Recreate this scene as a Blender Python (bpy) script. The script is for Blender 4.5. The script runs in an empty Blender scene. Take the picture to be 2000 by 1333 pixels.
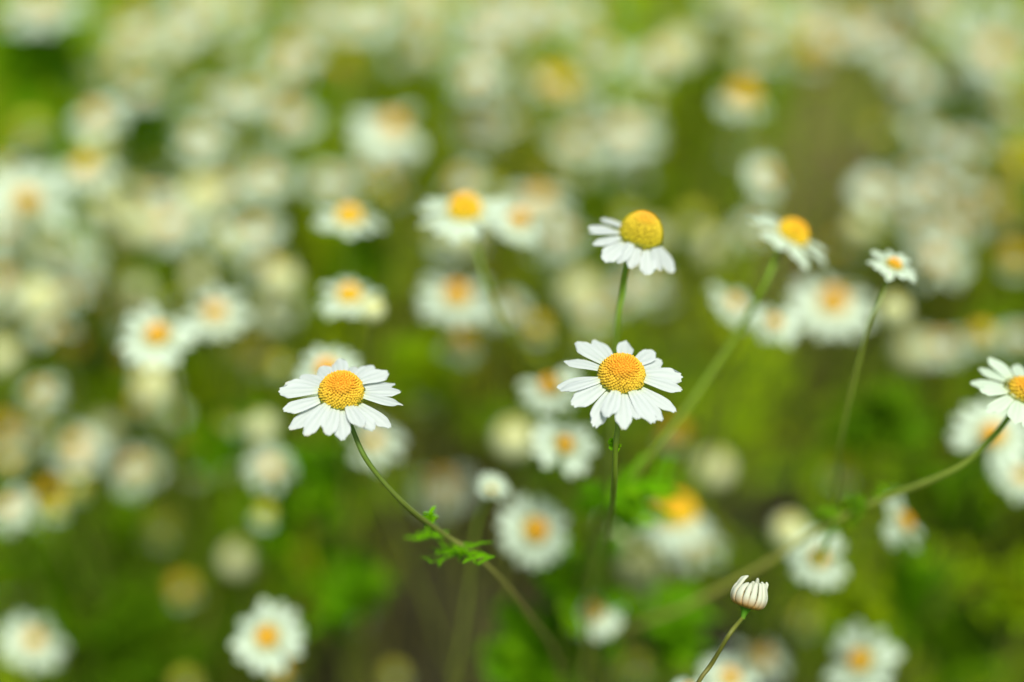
import bpy, math, random
import numpy as np
from mathutils import Vector, Matrix

scene = bpy.context.scene
COL = scene.collection
random.seed(7)
rng = np.random.default_rng(11)

# ------------------------------------------------------------------ camera
CAM_H = 0.42                 # the camera stands 42 cm above the soil
PITCH = math.radians(28.0)   # and looks down at the flower heads
FOC = 0.27                   # focus distance, metres
LENS, SENSOR = 50.0, 36.0
cam_d = bpy.data.cameras.new("Camera")
cam = bpy.data.objects.new("Camera", cam_d)
COL.objects.link(cam)
cam.location = (0, 0, CAM_H)
cam.rotation_euler = (math.pi / 2 - PITCH, 0, 0)
cam_d.lens, cam_d.sensor_width = LENS, SENSOR
cam_d.clip_start, cam_d.clip_end = 0.01, 1000.0
cam_d.dof.use_dof = True
cam_d.dof.focus_distance = FOC
cam_d.dof.aperture_fstop = 2.9
scene.camera = cam

# ------------------------------------------------------------------ light
SUN_EL, SUN_AZ = math.radians(60), math.radians(165)   # high soft sun, behind the camera
world = bpy.data.worlds.new("World")
scene.world = world
world.use_nodes = True
wn = world.node_tree.nodes
bg = wn["Background"]
sky = wn.new("ShaderNodeTexSky")
sky.sky_type = 'NISHITA'
sky.sun_disc = False
sky.sun_elevation = SUN_EL
sky.sun_rotation = SUN_AZ
sky.dust_density = 3.0
sky.air_density = 1.0
veil = wn.new("ShaderNodeMixRGB")                      # thin bright cloud takes the blue out of the sky
veil.blend_type = 'MULTIPLY'
veil.inputs[0].default_value = 1.0
veil.inputs[2].default_value = (1.0, 0.98, 0.72, 1)
world.node_tree.links.new(sky.outputs[0], veil.inputs[1])
world.node_tree.links.new(veil.outputs[0], bg.inputs[0])
bg.inputs[1].default_value = 0.105
sun_d = bpy.data.lights.new("sun", 'SUN')
sun_d.energy = 2.8
sun_d.angle = math.radians(15)
sun_d.color = (1.0, 0.97, 0.84)
sun = bpy.data.objects.new("sun", sun_d)
COL.objects.link(sun)
sdir = Vector((math.sin(SUN_AZ) * math.cos(SUN_EL), math.cos(SUN_AZ) * math.cos(SUN_EL), math.sin(SUN_EL)))
sun.rotation_euler = sdir.to_track_quat('Z', 'Y').to_euler()
sun.location = sdir * 3
scene.view_settings.view_transform = 'Standard'
scene.view_settings.look = 'None'
scene.view_settings.gamma = 1.0
scene.view_settings.exposure = 0.75
scene.cycles.use_denoising = True
scene.cycles.max_bounces = 10
scene.cycles.transparent_max_bounces = 8

# ------------------------------------------------------------------ helpers
F = np.array([0.0, math.cos(PITCH), -math.sin(PITCH)])
U = np.array([0.0, math.sin(PITCH), math.cos(PITCH)])
RT = np.array([1.0, 0.0, 0.0])
CAMP = np.array([0.0, 0.0, CAM_H])
KPX = SENSOR / LENS / 2000.0           # metres across per photo pixel per metre of distance


def at(x, y, m):
    """World point seen at photo pixel (x, y) at m times the focus distance."""
    z = FOC * m
    return CAMP + F * z + RT * ((x - 1000.0) * KPX * z) + U * ((666.5 - y) * KPX * z)


def px(P):
    d = np.asarray(P) - CAMP
    z = d @ F
    return np.stack([1000 + (d @ RT) / z / KPX, 666.5 - (d @ U) / z / KPX], -1)


def mesh(name, verts, faces, cols=None, smooth=True, mats=()):
    me = bpy.data.meshes.new(name)
    verts = np.asarray(verts, dtype=np.float32)
    nv = len(verts)
    if isinstance(faces, np.ndarray):
        k = faces.shape[1]
        nf = len(faces)
        me.vertices.add(nv)
        me.vertices.foreach_set("co", verts.ravel())
        me.loops.add(nf * k)
        me.loops.foreach_set("vertex_index", faces.astype(np.int32).ravel())
        me.polygons.add(nf)
        me.polygons.foreach_set("loop_start", np.arange(0, nf * k, k, dtype=np.int32))
        me.update(calc_edges=True)
    else:
        me.from_pydata(verts.tolist(), [], faces)
        me.update()
    if smooth:
        me.polygons.foreach_set("use_smooth", np.ones(len(me.polygons), dtype=bool))
    if cols is not None:
        a = me.color_attributes.new("pigment", 'FLOAT_COLOR', 'POINT')
        c = np.ones((nv, 4), dtype=np.float32)
        c[:, :3] = cols
        a.data.foreach_set("color", c.ravel())
    for m in mats:
        me.materials.append(m)
    return me


def link(name, me, parent=None, mat=None):
    o = bpy.data.objects.new(name, me)
    COL.objects.link(o)
    if parent is not None:
        o.parent = parent
    if mat is not None:
        o.matrix_local = mat
    return o


def tag(o, label=None, cat=None, group=None, kind=None):
    if label: o["label"] = label
    if cat: o["category"] = cat
    if group: o["group"] = group
    if kind: o["kind"] = kind
    return o


def empty(name, loc):
    o = bpy.data.objects.new(name, None)
    o.empty_display_size = 0.01
    COL.objects.link(o)
    o.location = tuple(float(v) for v in loc)
    return o


# ------------------------------------------------------------------ materials
def leafy_mat(name, rough=0.55, trans=0.3, tint=(1, 1, 1), spec=0.3, noise=0.0, noise_scale=400.0):
    """Diffuse + translucent mix that takes its pigment from the mesh."""
    m = bpy.data.materials.new(name)
    m.use_nodes = True
    nt = m.node_tree
    n, l = nt.nodes, nt.links
    p = n["Principled BSDF"]
    out = n["Material Output"]
    at_ = n.new("ShaderNodeVertexColor")
    at_.layer_name = "pigment"
    col = at_.outputs[0]
    if noise:
        tx = n.new("ShaderNodeTexCoord")
        nz = n.new("ShaderNodeTexNoise")
        nz.inputs["Scale"].default_value = noise_scale
        nz.inputs["Detail"].default_value = 3
        l.new(tx.outputs["Object"], nz.inputs["Vector"])
        mr = n.new("ShaderNodeMapRange")
        mr.inputs[3].default_value = 1 - noise
        mr.inputs[4].default_value = 1 + noise
        l.new(nz.outputs[0], mr.inputs[0])
        hs = n.new("ShaderNodeHueSaturation")
        l.new(mr.outputs[0], hs.inputs["Value"])
        l.new(col, hs.inputs["Color"])
        col = hs.outputs[0]
    p.inputs["Roughness"].default_value = rough
    p.inputs["Specular IOR Level"].default_value = spec
    l.new(col, p.inputs["Base Color"])
    tr = n.new("ShaderNodeBsdfTranslucent")
    mx = n.new("ShaderNodeMixRGB")
    mx.blend_type = 'MULTIPLY'
    mx.inputs[0].default_value = 1
    mx.inputs[2].default_value = (*tint, 1)
    l.new(col, mx.inputs[1])
    l.new(mx.outputs[0], tr.inputs[0])
    ms = n.new("ShaderNodeMixShader")
    ms.inputs[0].default_value = trans
    l.new(p.outputs[0], ms.inputs[1])
    l.new(tr.outputs[0], ms.inputs[2])
    l.new(ms.outputs[0], out.inputs[0])
    return m


M_PETAL = leafy_mat("petal_white", 0.6, 0.28, (1.0, 1.0, 0.97), 0.2, 0.03, 3.0)
M_DISC = leafy_mat("disc_florets", 0.65, 0.12, (1, 0.9, 0.6), 0.15, 0.12, 9.0)
M_STEM = leafy_mat("stem_green", 0.5, 0.12, (1, 1, 0.6), 0.3, 0.2, 300.0)
M_LEAF = leafy_mat("leaf_green", 0.55, 0.45, (1.1, 1.15, 0.4), 0.03)

m = bpy.data.materials.new("soil")
m.use_nodes = True
n, l = m.node_tree.nodes, m.node_tree.links
tx = n.new("ShaderNodeTexCoord")
nz = n.new("ShaderNodeTexNoise"); nz.inputs["Scale"].default_value = 9; nz.inputs["Detail"].default_value = 8
nz2 = n.new("ShaderNodeTexNoise"); nz2.inputs["Scale"].default_value = 130; nz2.inputs["Detail"].default_value = 6
l.new(tx.outputs["Object"], nz.inputs[0]); l.new(tx.outputs["Object"], nz2.inputs[0])
cr = n.new("ShaderNodeValToRGB")
cr.color_ramp.elements[0].position, cr.color_ramp.elements[0].color = 0.32, (0.010, 0.008, 0.005, 1)
cr.color_ramp.elements[1].position, cr.color_ramp.elements[1].color = 0.72, (0.030, 0.022, 0.013, 1)
l.new(nz.outputs[0], cr.inputs[0])
sx = n.new("ShaderNodeSeparateXYZ"); l.new(tx.outputs["Object"], sx.inputs[0])
unshaded = n.new("ShaderNodeMapRange")                      # soil darkened towards the near hollow: its shade is painted into the colour
unshaded.inputs[1].default_value, unshaded.inputs[2].default_value = 0.55, 0.95
l.new(sx.outputs[1], unshaded.inputs[0])
dm = n.new("ShaderNodeMixRGB"); dm.inputs[2].default_value = (0.105, 0.078, 0.036, 1)
l.new(unshaded.outputs[0], dm.inputs[0]); l.new(cr.outputs[0], dm.inputs[1])
l.new(dm.outputs[0], n["Principled BSDF"].inputs["Base Color"])
n["Principled BSDF"].inputs["Roughness"].default_value = 0.95
bp = n.new("ShaderNodeBump"); bp.inputs["Strength"].default_value = 0.7; bp.inputs["Distance"].default_value = 0.006
l.new(nz2.outputs[0], bp.inputs["Height"]); l.new(bp.outputs[0], n["Principled BSDF"].inputs["Normal"])
M_SOIL = m

# ------------------------------------------------------------------ ground
def ground():
    near = np.linspace(-3.0, 3.0, 161)
    gx = np.concatenate([[-300, -80, -20, -6], near, [6, 20, 80, 300]])
    gy = gx + 1.2
    X, Y = np.meshgrid(gx, gy)
    Z = 0.006 * np.sin(X * 23 + 1.3 * np.sin(Y * 17)) * np.cos(Y * 19 + np.sin(X * 13)) + rng.normal(0, 0.002, X.shape)
    Z[(abs(X) > 3.05) | (abs(Y - 1.2) > 3.05)] = 0
    V = np.stack([X, Y, Z], -1).reshape(-1, 3)
    k = len(gx)
    i = np.arange(k * (k - 1)).reshape(k - 1, k)[:, :-1].ravel()
    Fc = np.stack([i, i + 1, i + k + 1, i + k], -1)
    o = link("ground", mesh("ground", V, Fc, mats=[M_SOIL]))
    tag(o, "dark brown garden soil showing between the plants", kind="structure")


ground()

# ------------------------------------------------------------------ flower meshes
WHITE = np.array([0.525, 0.585, 0.625])


def petal_mesh(L, W, droop, curl=0.25, notch=0.04, nu=11, nv=13, twist=0.0, seed=0, name="petal", white=WHITE):
    """One ray floret: x runs out from the disc, y across, z up. droop in radians below the horizontal."""
    r = np.random.default_rng(seed)
    s = np.linspace(-1, 1, nu)
    t = np.linspace(0, 1, nv)
    T, S = np.meshgrid(t, s, indexing="ij")
    ph = r.uniform(-0.5, 0.5)
    lobes = 0.5 - 0.5 * np.cos((S * 1.5 + ph) * math.pi * 2)
    tipcut = 1 - 0.14 * np.abs(S) ** 3 - notch * lobes * (1 - 0.3 * np.abs(S))
    x = L * T * (1 + (tipcut - 1) * T ** 3)
    w = 0.42 + 0.58 * np.clip(T / 0.55, 0, 1) ** 0.8
    w = np.where(T > 0.74, w * np.sqrt(np.clip(1 - ((T - 0.74) / 0.26) ** 2 * 0.66, 0, 1)), w)
    skew = r.uniform(-0.12, 0.12) * W
    y = S * W / 2 * w + skew * T ** 2 * 2
    groove = np.exp(-((np.abs(S) - 0.38) / 0.13) ** 2)
    z = -0.07 * W * S ** 2 - 0.06 * W * groove * np.clip(T * 4, 0, 1) * np.clip((1.05 - T) * 3, 0, 1)
    z = z + twist * S * T * W * 0.5
    z = z + 0.02 * W * np.sin(S * 5 + r.uniform(0, 6)) * np.sin(T * 7 + r.uniform(0, 6))
    ang = -(droop - curl * 0.5 + curl * t)           # slope along the petal
    dx = np.cos(ang); dz = np.sin(ang)
    cx = np.concatenate([[0], np.cumsum((dx[1:] + dx[:-1]) / 2)]) / (nv - 1)
    cz = np.concatenate([[0], np.cumsum((dz[1:] + dz[:-1]) / 2)]) / (nv - 1)
    xi = x / L
    X = np.interp(xi, t, cx) * L - np.interp(xi, t, dz) * z
    Z = np.interp(xi, t, cz) * L + np.interp(xi, t, dx) * z
    V = np.stack([X, y, Z], -1).reshape(-1, 3)
    i = (np.arange(nv - 1)[:, None] * nu + np.arange(nu - 1)[None]).ravel()
    Fc = np.stack([i, i + nu, i + nu + 1, i + 1], -1)
    base = np.clip(1 - T * 5, 0, 1).reshape(-1, 1)
    c = white * (1 - base) + np.array([0.62, 0.70, 0.40]) * base
    vein = (groove * np.clip(1.1 - T, 0, 1)).reshape(-1, 1)
    c = c * (1 - vein * np.array([0.20, 0.13, 0.19])) * (1 - 0.03 * r.random((len(c), 1)))
    if r.random() < 0.3:                                # a few tips are slightly browned
        tipw = (np.clip((T - 0.93) / 0.07, 0, 1) * np.clip(S * (1 if r.random() < .5 else -1) + .3, 0, 1)).reshape(-1, 1)
        c = c * (1 - 0.5 * tipw) + np.array([0.40, 0.30, 0.14]) * 0.5 * tipw
    return mesh(name, V, Fc, c, mats=[M_PETAL])


C_TOP = np.array([0.87, 0.35, 0.030])
C_MID = np.array([0.76, 0.47, 0.042])
C_LOW = np.array([0.47, 0.39, 0.03])


def disc_mesh(Rd, h, nb, seed=0, top=C_TOP, low=C_LOW, mid=C_MID, spike=1.0, split=0.30, name="disc"):
    """Dome of tightly packed florets in a sunflower spiral, over a closed dome."""
    r = np.random.default_rng(seed)
    thmax = math.radians(98)
    V, Fc, C = [], [], []
    rings, seg = 8, 20
    core = 0.90
    for a in range(rings + 1):
        th = thmax * a / rings
        for b in range(seg):
            p = 2 * math.pi * b / seg
            V.append((core * Rd * math.sin(th) * math.cos(p), core * Rd * math.sin(th) * math.sin(p), core * h * math.cos(th)))
            C.append((0.50, 0.32, 0.025) if a < 4 else (0.17, 0.13, 0.015))
    for a in range(rings):
        for b in range(seg):
            i, j = a * seg + b, a * seg + (b + 1) % seg
            Fc.append((i, i + seg, j + seg, j))
    ba = math.sqrt(2 * math.pi * (1 - math.cos(thmax)) * Rd * (0.5 * Rd + 0.5 * h) / nb / math.pi) * 1.0
    ga = math.pi * (3 - math.sqrt(5))
    for i in range(nb):
        ct = 1 - (i + 0.5) / nb * (1 - math.cos(thmax))
        th = math.acos(ct)
        p = i * ga
        th += r.normal(0, 0.012); p += r.normal(0, 0.012)
        nrm = Vector((math.sin(th) * math.cos(p) / Rd, math.sin(th) * math.sin(p) / Rd, math.cos(th) / h)).normalized()
        c0 = Vector((core * Rd * math.sin(th) * math.cos(p), core * Rd * math.sin(th) * math.sin(p), core * h * math.cos(th)))
        f = i / nb
        if f < split:
            q = f / split
            col = top * (1 - q) + mid * q
            hh = ba * (1.15 + 0.35 * spike * (f > split * 0.35) + r.uniform(0, 0.6) * spike)
            wd = 0.74
        else:
            q = (f - split) / (1 - split)
            col = mid * (1 - q) + low * q
            hh = ba * r.uniform(0.95, 1.75)
            wd = 0.95
        col = col * r.uniform(0.85, 1.12)
        t1 = nrm.orthogonal().normalized(); t2 = nrm.cross(t1)
        b0 = len(V)
        sg = 6
        a0 = r.uniform(0, 6)
        for rr, zz, cm in ((wd, 0.0, 0.62), (wd * 0.92, 0.62, 1.0), (wd * 0.45, 1.0, 1.05)):
            for k in range(sg):
                aa = a0 + 2 * math.pi * k / sg
                v = c0 + (t1 * math.cos(aa) + t2 * math.sin(aa)) * (ba * rr) + nrm * (hh * zz)
                V.append(tuple(v)); C.append(tuple(col * (0.8 if cm < 1 else 1.0)))
        for rg in range(2):
            for k in range(sg):
                i0, i1 = b0 + rg * sg + k, b0 + rg * sg + (k + 1) % sg
                Fc.append((i0, i1, i1 + sg, i0 + sg))
        Fc.append(tuple(b0 + 2 * sg + k for k in range(sg)))
    return mesh(name, V, Fc, np.array(C), mats=[M_DISC])


def lathe(profile, seg, cols, name, mat, wob=0.0):
    V, C, Fc = [], [], []
    for k, (r_, z_) in enumerate(profile):
        for b in range(seg):
            p = 2 * math.pi * b / seg
            rr = r_ * (1 + wob * (b % 2) * (1 if 0 < k < len(profile) - 1 else 0))
            V.append((rr * math.cos(p), rr * math.sin(p), z_)); C.append(cols[k])
    for k in range(len(profile) - 1):
        for b in range(seg):
            i, j = k * seg + b, k * seg + (b + 1) % seg
            Fc.append((i, j, j + seg, i + seg))
    return mesh(name, V, Fc, np.array(C), mats=[mat])


GREEN = np.array([0.085, 0.17, 0.010])
CALYX = lathe([(0.16, -0.62), (0.24, -0.45), (0.55, -0.26), (0.86, -0.12), (1.0, 0.0), (0.9, 0.06)], 18,
              [GREEN * 0.9, GREEN, GREEN, GREEN * 1.1, (0.14, 0.20, 0.02), (0.2, 0.2, 0.03)], "calyx", M_STEM, 0.05)


def curve_pts(P, n=8):
    """Catmull-Rom through the points."""
    P = [np.asarray(p, float) for p in P]
    Q = [2 * P[0] - P[1]] + P + [2 * P[-1] - P[-2]]
    out = []
    for i in range(1, len(Q) - 2):
        for k in range(n):
            t = k / n
            out.append(0.5 * (2 * Q[i] + (Q[i + 1] - Q[i - 1]) * t + (2 * Q[i - 1] - 5 * Q[i] + 4 * Q[i + 1] - Q[i + 2]) * t * t
                              + (3 * Q[i] - Q[i - 1] - 3 * Q[i + 1] + Q[i + 2]) * t ** 3))
    out.append(P[-1])
    return np.array(out)


def stem_mesh(P, r0, r1, c0, c1, seg=7, name="stem", n=8):
    pts = curve_pts(P, n)
    k = len(pts)
    tg = np.gradient(pts, axis=0)
    tg /= np.linalg.norm(tg, axis=1)[:, None] + 1e-12
    ref = np.array([1.0, 0.0, 0.0])
    s1 = np.cross(tg, ref); s1 /= np.linalg.norm(s1, axis=1)[:, None] + 1e-9
    s2 = np.cross(tg, s1)
    f = np.linspace(0, 1, k)
    rad = (r0 + (r1 - r0) * f) * (1 + 0.05 * np.sin(f * 40))
    a = np.arange(seg) * 2 * math.pi / seg
    rid = 1 + 0.10 * (np.arange(seg) % 2)
    V = pts[:, None] + (s1[:, None] * np.cos(a)[None, :, None] + s2[:, None] * np.sin(a)[None, :, None]) * (rad[:, None] * rid[None])[..., None]
    i = (np.arange(k - 1)[:, None] * seg + np.arange(seg)[None])
    j = (np.arange(k - 1)[:, None] * seg + ((np.arange(seg) + 1) % seg)[None])
    Fc = np.stack([i, j, j + seg, i + seg], -1).reshape(-1, 4)
    C = np.repeat((np.asarray(c0)[None] * (1 - f[:, None]) + np.asarray(c1)[None] * f[:, None])[:, None], seg, 1).reshape(-1, 3)
    return mesh(name, V.reshape(-1, 3), Fc, C, mats=[M_STEM])


def normal_of(a, r):
    """Facing of a head: a degrees leaned towards the camera, r degrees leaned to the camera's right."""
    a, r = math.radians(a), math.radians(r)
    v = np.array([math.sin(r), -math.sin(a) * math.cos(r), math.cos(a) * math.cos(r)])
    return v / np.linalg.norm(v)


def frame(nrm, spin=0.0):
    z = np.asarray(nrm)
    x = np.cross(np.array([0, 1.0, 0]), z); x /= np.linalg.norm(x)
    y = np.cross(z, x)
    R = np.stack([x, y, z], 1)
    c, s = math.cos(spin), math.sin(spin)
    return R @ np.array([[c, -s, 0], [s, c, 0], [0, 0, 1]])


def m4(R, t, s=1.0):
    M = Matrix.Identity(4)
    for i in range(3):
        for j in range(3):
            M[i][j] = float(R[i][j] * s)
        M[i][3] = float(t[i])
    return M


def rotz(p):
    c, s = math.cos(p), math.sin(p)
    return np.array([[c, -s, 0], [s, c, 0], [0, 0, 1]])


S_GREEN, S_BROWN = (0.15, 0.28, 0.014), (0.24, 0.22, 0.06)


def ground_path(H, nrm, seed, pts=None, back=0.03):
    """Points of a stem from below the head to the soil; pts are the traced ones on the way."""
    r = random.Random(seed)
    if pts is None:
        P = [H, H - nrm * 0.012]
        q = H - nrm * 0.03 + np.array([r.uniform(-.006, .006), r.uniform(0, .012), -0.012])
        P.append(q)
    else:
        P = [np.asarray(p) for p in pts]
        q = P[-1]
    if q[2] > 0.03:
        d = P[-1] - P[-2]
        d = d / (np.linalg.norm(d) + 1e-9)
        h = q[2]
        base = np.array([q[0] + d[0] * 0.35 * h + r.uniform(-.02, .02), q[1] + abs(d[1]) * 0.35 * h + back * r.random(), -0.004])
        mid = (q + base) / 2 + np.array([d[0], d[1], 0]) * 0.12 * h
        P += [mid, base]
    else:
        P += [np.array([q[0] + 0.01, q[1] + 0.01, -0.004])]
    return P


GROUP = "chamomile flowers in the meadow"

# ------------------------------------------------------------------ the traced daisies in focus
def fit_petal(H, R, tip, r0, z0, Lp, dp, wL=30.0, wd=35.0, az=None):
    """Azimuth, droop and length that bring a petal's tip to where the photo shows it."""
    ph = np.radians(np.arange(0, 360, 2.0)); dl = np.radians(np.arange(-30, 82, 3.0)); Ls = Lp * np.array([.62, .72, .8, .88, .95, 1, 1.06, 1.14])
    PH, DL, LL = np.meshgrid(ph, dl, Ls, indexing="ij")
    rad = r0 + LL * np.cos(DL)
    loc = np.stack([rad * np.cos(PH), rad * np.sin(PH), z0 - LL * np.sin(DL)], -1)
    Wp = loc @ R.T + H
    e = ((px(Wp) - np.array(tip)) ** 2).sum(-1)
    cost = e + (wL * (LL / Lp - 1)) ** 2 + (wd * (DL - dp)) ** 2
    i = np.unravel_index(np.argmin(cost), cost.shape)
    return PH[i], DL[i], LL[i]


def hero(label, x, y, mm, a, r, Rd_px, dome, tips, Lpx, Wpx, droop, nb, stem_px, sr, disc_kw={}, curl=0.2, c0=S_GREEN, c1=S_BROWN, wd=35.0):
    H = at(x, y, mm)
    u = KPX * FOC * mm
    nrm = normal_of(a, r)
    R = frame(nrm)
    Rd = Rd_px * u
    cal = H - nrm * Rd * 0.62
    pts = [H - nrm * Rd * 0.45] + [at(*p) for p in stem_px]
    P = ground_path(H, nrm, int(x), pts)
    base = P[-1]
    root = empty("chamomile_flower", base)
    tag(root, label, "flower", GROUP)
    link("stem", stem_mesh([p - base for p in P], sr, sr * 1.25, c0, c1, seg=10), root)
    link("calyx", CALYX, root, m4(R, H - base, Rd))
    link("disc", disc_mesh(Rd, Rd * dome, nb, seed=int(x), **disc_kw), root, m4(R, H - base))
    for k, tp in enumerate(tips):
        w = Wpx
        if len(tp) > 2: w = tp[2]
        r0, z0 = Rd * 0.80, Rd * 0.02
        if len(tp) == 4: phi, dl, L, w = math.radians(tp[0]), math.radians(tp[1]), tp[2] * u, tp[3]
        else: phi, dl, L = fit_petal(H, R, tp[:2], r0, z0, Lpx * u, math.radians(droop), wd=wd)
        me = petal_mesh(L, w * u, dl, curl, notch=random.uniform(.02, .07), seed=k + int(x), twist=random.uniform(-.45, .45))
        off = np.array([r0 * math.cos(phi), r0 * math.sin(phi), z0 + ((k * 2) % 3 - 1) * 0.00045])
        link("petal", me, root, m4(R @ rotz(phi), H - base + R @ off))
    return root, H, base


def zc(pts, x0, y0, k):
    return [(x0 + p[0] / k, y0 + p[1] / k, *p[2:]) for p in pts]


# sharp daisy whose stem bows away to the right
tipsA = zc([(250, 635), (190, 740), (235, 925), (250, 1085), (395, 1122), (602, 1102), (742, 1142), (905, 1050), (1010, 1080, 27), (1185, 1035),
            (1290, 885), (1272, 735), (1205, 635), (1130, 570), (1005, 508), (870, 505), (735, 465), (560, 535), (390, 585)], 500, 600, 4.4425)
heroA, HA, baseA = hero("sharp white daisy whose dark stem bows down to a leafy joint", 667, 768, 1.0, 14, 4, 46, 0.92,
                        tipsA, 78, 32, 8, 520,
                        [(688, 838, 1.0), (720, 905, 1.0), (790, 985, 1.02), (870, 1046, 1.06), (932, 1088, 1.08), (1020, 1185, 1.15), (1100, 1340, 1.32)],
                        0.00044, c0=(0.06, 0.16, 0.008), c1=(0.24, 0.18, 0.07))
tipsB = zc([(565, 148), (350, 210), (262, 360, 30), (180, 605), (188, 688, 30), (325, 800, 38), (490, 1005), (665, 928), (830, 1040), (940, 910, 30), (1100, 1005),
            (1185, 968), (1342, 852, 27), (1395, 675), (1405, 500, 36), (1218, 378), (1130, 310, 34), (838, 190)], 1050, 630, 4.937)
heroB, HB, baseB = hero("sharp white daisy with gaps between its upper petals on an upright stem", 1214, 735, 1.0, 17, 2, 48, 0.88,
                        tipsB, 80, 33, 8, 540,
                        [(1206, 835, 1.0), (1202, 880, 1.0), (1199, 960, 1.04), (1188, 1060, 1.16), (1165, 1200, 1.36), (1150, 1320, 1.5)], 0.00048)
skirtC = [(166, 4, 68, 33), (184, 12, 70, 26), (200, 20, 66, 28), (220, 26, 70, 36), (240, 42, 60, 27), (258, 50, 54, 28), (290, 40, 60, 34),
          (312, 48, 58, 30), (336, 42, 68, 34), (354, 48, 72, 37), (140, 6, 60, 28), (30, 54, 62, 30), (110, 20, 60, 28), (75, 40, 60, 28)]   # azimuth, droop, length, width
heroC, HC, baseC = hero("daisy with a tall yellow dome and drooping sparse petals, above the upright one", 1250, 463, 1.06, 0, 12, 44, 1.24,
                        skirtC, 74, 38, 36, 640,
                        [(1227, 515, 1.06), (1216, 575, 1.07), (1205, 640, 1.08), (1192, 830, 1.14), (1182, 1000, 1.22), (1152, 1150, 1.30), (1140, 1333, 1.38)],
                        0.00056, dict(top=np.array([0.84, 0.45, 0.05]), mid=np.array([0.68, 0.52, 0.04]), low=np.array([0.46, 0.42, 0.018]), split=0.22, spike=0.3),
                        c0=(0.13, 0.30, 0.012), wd=26.0)

# sharp closed bud
def sharp_bud():
    nrm = normal_of(-32, 17)
    H = at(1457, 1186, 1.0)
    u = KPX * FOC
    R = frame(nrm)
    pts = [H + nrm * 2 * u, H - nrm * 12 * u, H - nrm * 23 * u + RT * (-1.5 * u), at(1424, 1240, .985), at(1390, 1297, 1.0), at(1362, 1338, 1.0), at(1320, 1440, 1.02)]
    P = ground_path(H, nrm, 5, pts)
    base = P[-1]
    root = empty("chamomile_bud", base)
    tag(root, "sharp half-open cream bud with brown rimmed base on a thin brown stem", "flower bud", "chamomile buds")
    link("stem", stem_mesh([p - base for p in P], 0.00036, 0.00044, (0.12, 0.17, 0.02), (0.13, 0.09, 0.03), seg=10), root)
    link("calyx", lathe([(4.6, -24), (5.4, -16), (8.0, -8), (11.5, -2), (14, 1.5), (10, 3)], 16,
                        [(0.10, 0.20, 0.012), (0.07, 0.2, 0.01), (0.06, 0.2, 0.008), (0.06, 0.18, 0.01), (0.2, 0.14, 0.04), (0.3, 0.2, 0.05)], "calyx", M_STEM),
         root, m4(R, H - base, u))
    link("disc", disc_mesh(22, 18, 150, seed=3, top=np.array([.55, .42, .10]), mid=np.array([.6, .45, .12]), low=np.array([.6, .45, .15]), name="disc"), root, m4(R, H - base + nrm * 12 * u, u))
    nP = 15
    for k in range(nP):
        rr = random.Random(k)
        phi = 2 * math.pi * k / nP + rr.uniform(-.13, .13)
        hgt = 52 + rr.uniform(-13, 8)
        lean = rr.uniform(-3, 4) + (9 if k in (1, 2, 3) else 0)
        prof = [(9, 1), (20, 2.0), (29, 7), (33, 16), (33, 27), (29 + lean * .4, 37), (23 + lean, hgt * .90), (17 + lean * 1.3, hgt)]
        pc = curve_pts([(p[0], 0, p[1]) for p in prof], 4)
        kk = len(pc)
        f = np.linspace(0, 1, kk)
        wid = np.interp(f, [0, .2, .45, .8, .93, 1], [3.4, 7.4, 8.0, 5.6, 4.0, 1.5]) * rr.uniform(.72, 1.12)
        thick = np.interp(f, [0, .3, .9, 1], [1.2, 3.0, 3.4, 1.6])
        tg = np.gradient(pc, axis=0); tg /= np.linalg.norm(tg, axis=1)[:, None]
        nn = np.cross(tg, np.array([0, 1.0, 0]))
        seg = 10
        a = np.arange(seg) * 2 * math.pi / seg
        V = pc[:, None] + np.array([0, 1.0, 0]) * (wid[:, None] * np.cos(a)[None])[..., None] + nn[:, None] * (thick[:, None] * np.sin(a)[None])[..., None]
        i = (np.arange(kk - 1)[:, None] * seg + np.arange(seg)[None]); j = (np.arange(kk - 1)[:, None] * seg + ((np.arange(seg) + 1) % seg)[None])
        Fc = [tuple(q) for q in np.stack([i, j, j + seg, i + seg], -1).reshape(-1, 4)] + [tuple((kk - 1) * seg + q for q in range(seg))]
        fb = np.clip((f - 0.27) / 0.26, 0, 1)[:, None]
        edge = (np.abs(np.cos(a)) > 0.9)[None, :, None] * (1 - np.clip((f - .55) / .3, 0, 1))[:, None, None] * 0.45
        C = (np.array([0.42, 0.24, 0.06]) * (1 - fb) + np.array([0.58, 0.625, 0.53]) * fb)[:, None] * np.ones((1, seg, 1))
        C = C * (1 - edge) + np.array([0.50, 0.28, 0.08]) * edge
        link("petal", mesh("petal", V.reshape(-1, 3), Fc, C.reshape(-1, 3), mats=[M_PETAL]), root, m4(R @ rotz(phi), H - base, u))
    return root


sharp_bud()

# ------------------------------------------------------------------ soft heads: shared unit meshes (petal radius 1)
UNIT_DISC = [disc_mesh(q, q * h, 90, seed=i, spike=0.3, name="disc") for i, (q, h) in enumerate(((0.25, 0.7), (0.28, 0.85), (0.32, 1.0)))]
UNIT_DISC_TALL = disc_mesh(0.46, 0.50, 110, seed=9, top=np.array([0.90, 0.48, 0.025]), mid=np.array([0.86, 0.56, 0.03]), low=np.array([0.66, 0.54, 0.03]), spike=0.2, name="disc")
UNIT_DISC_OLIVE = disc_mesh(0.46, 0.46, 110, seed=10, top=np.array([0.66, 0.62, 0.06]), mid=np.array([0.54, 0.60, 0.08]), low=np.array([0.38, 0.52, 0.08]), spike=0.2, name="disc")
UNIT_DISC_PALE = disc_mesh(0.44, 0.46, 110, seed=12, top=np.array([0.80, 0.50, 0.045]), mid=np.array([0.70, 0.55, 0.06]), low=np.array([0.48, 0.50, 0.06]), spike=0.2, name="disc")
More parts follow.
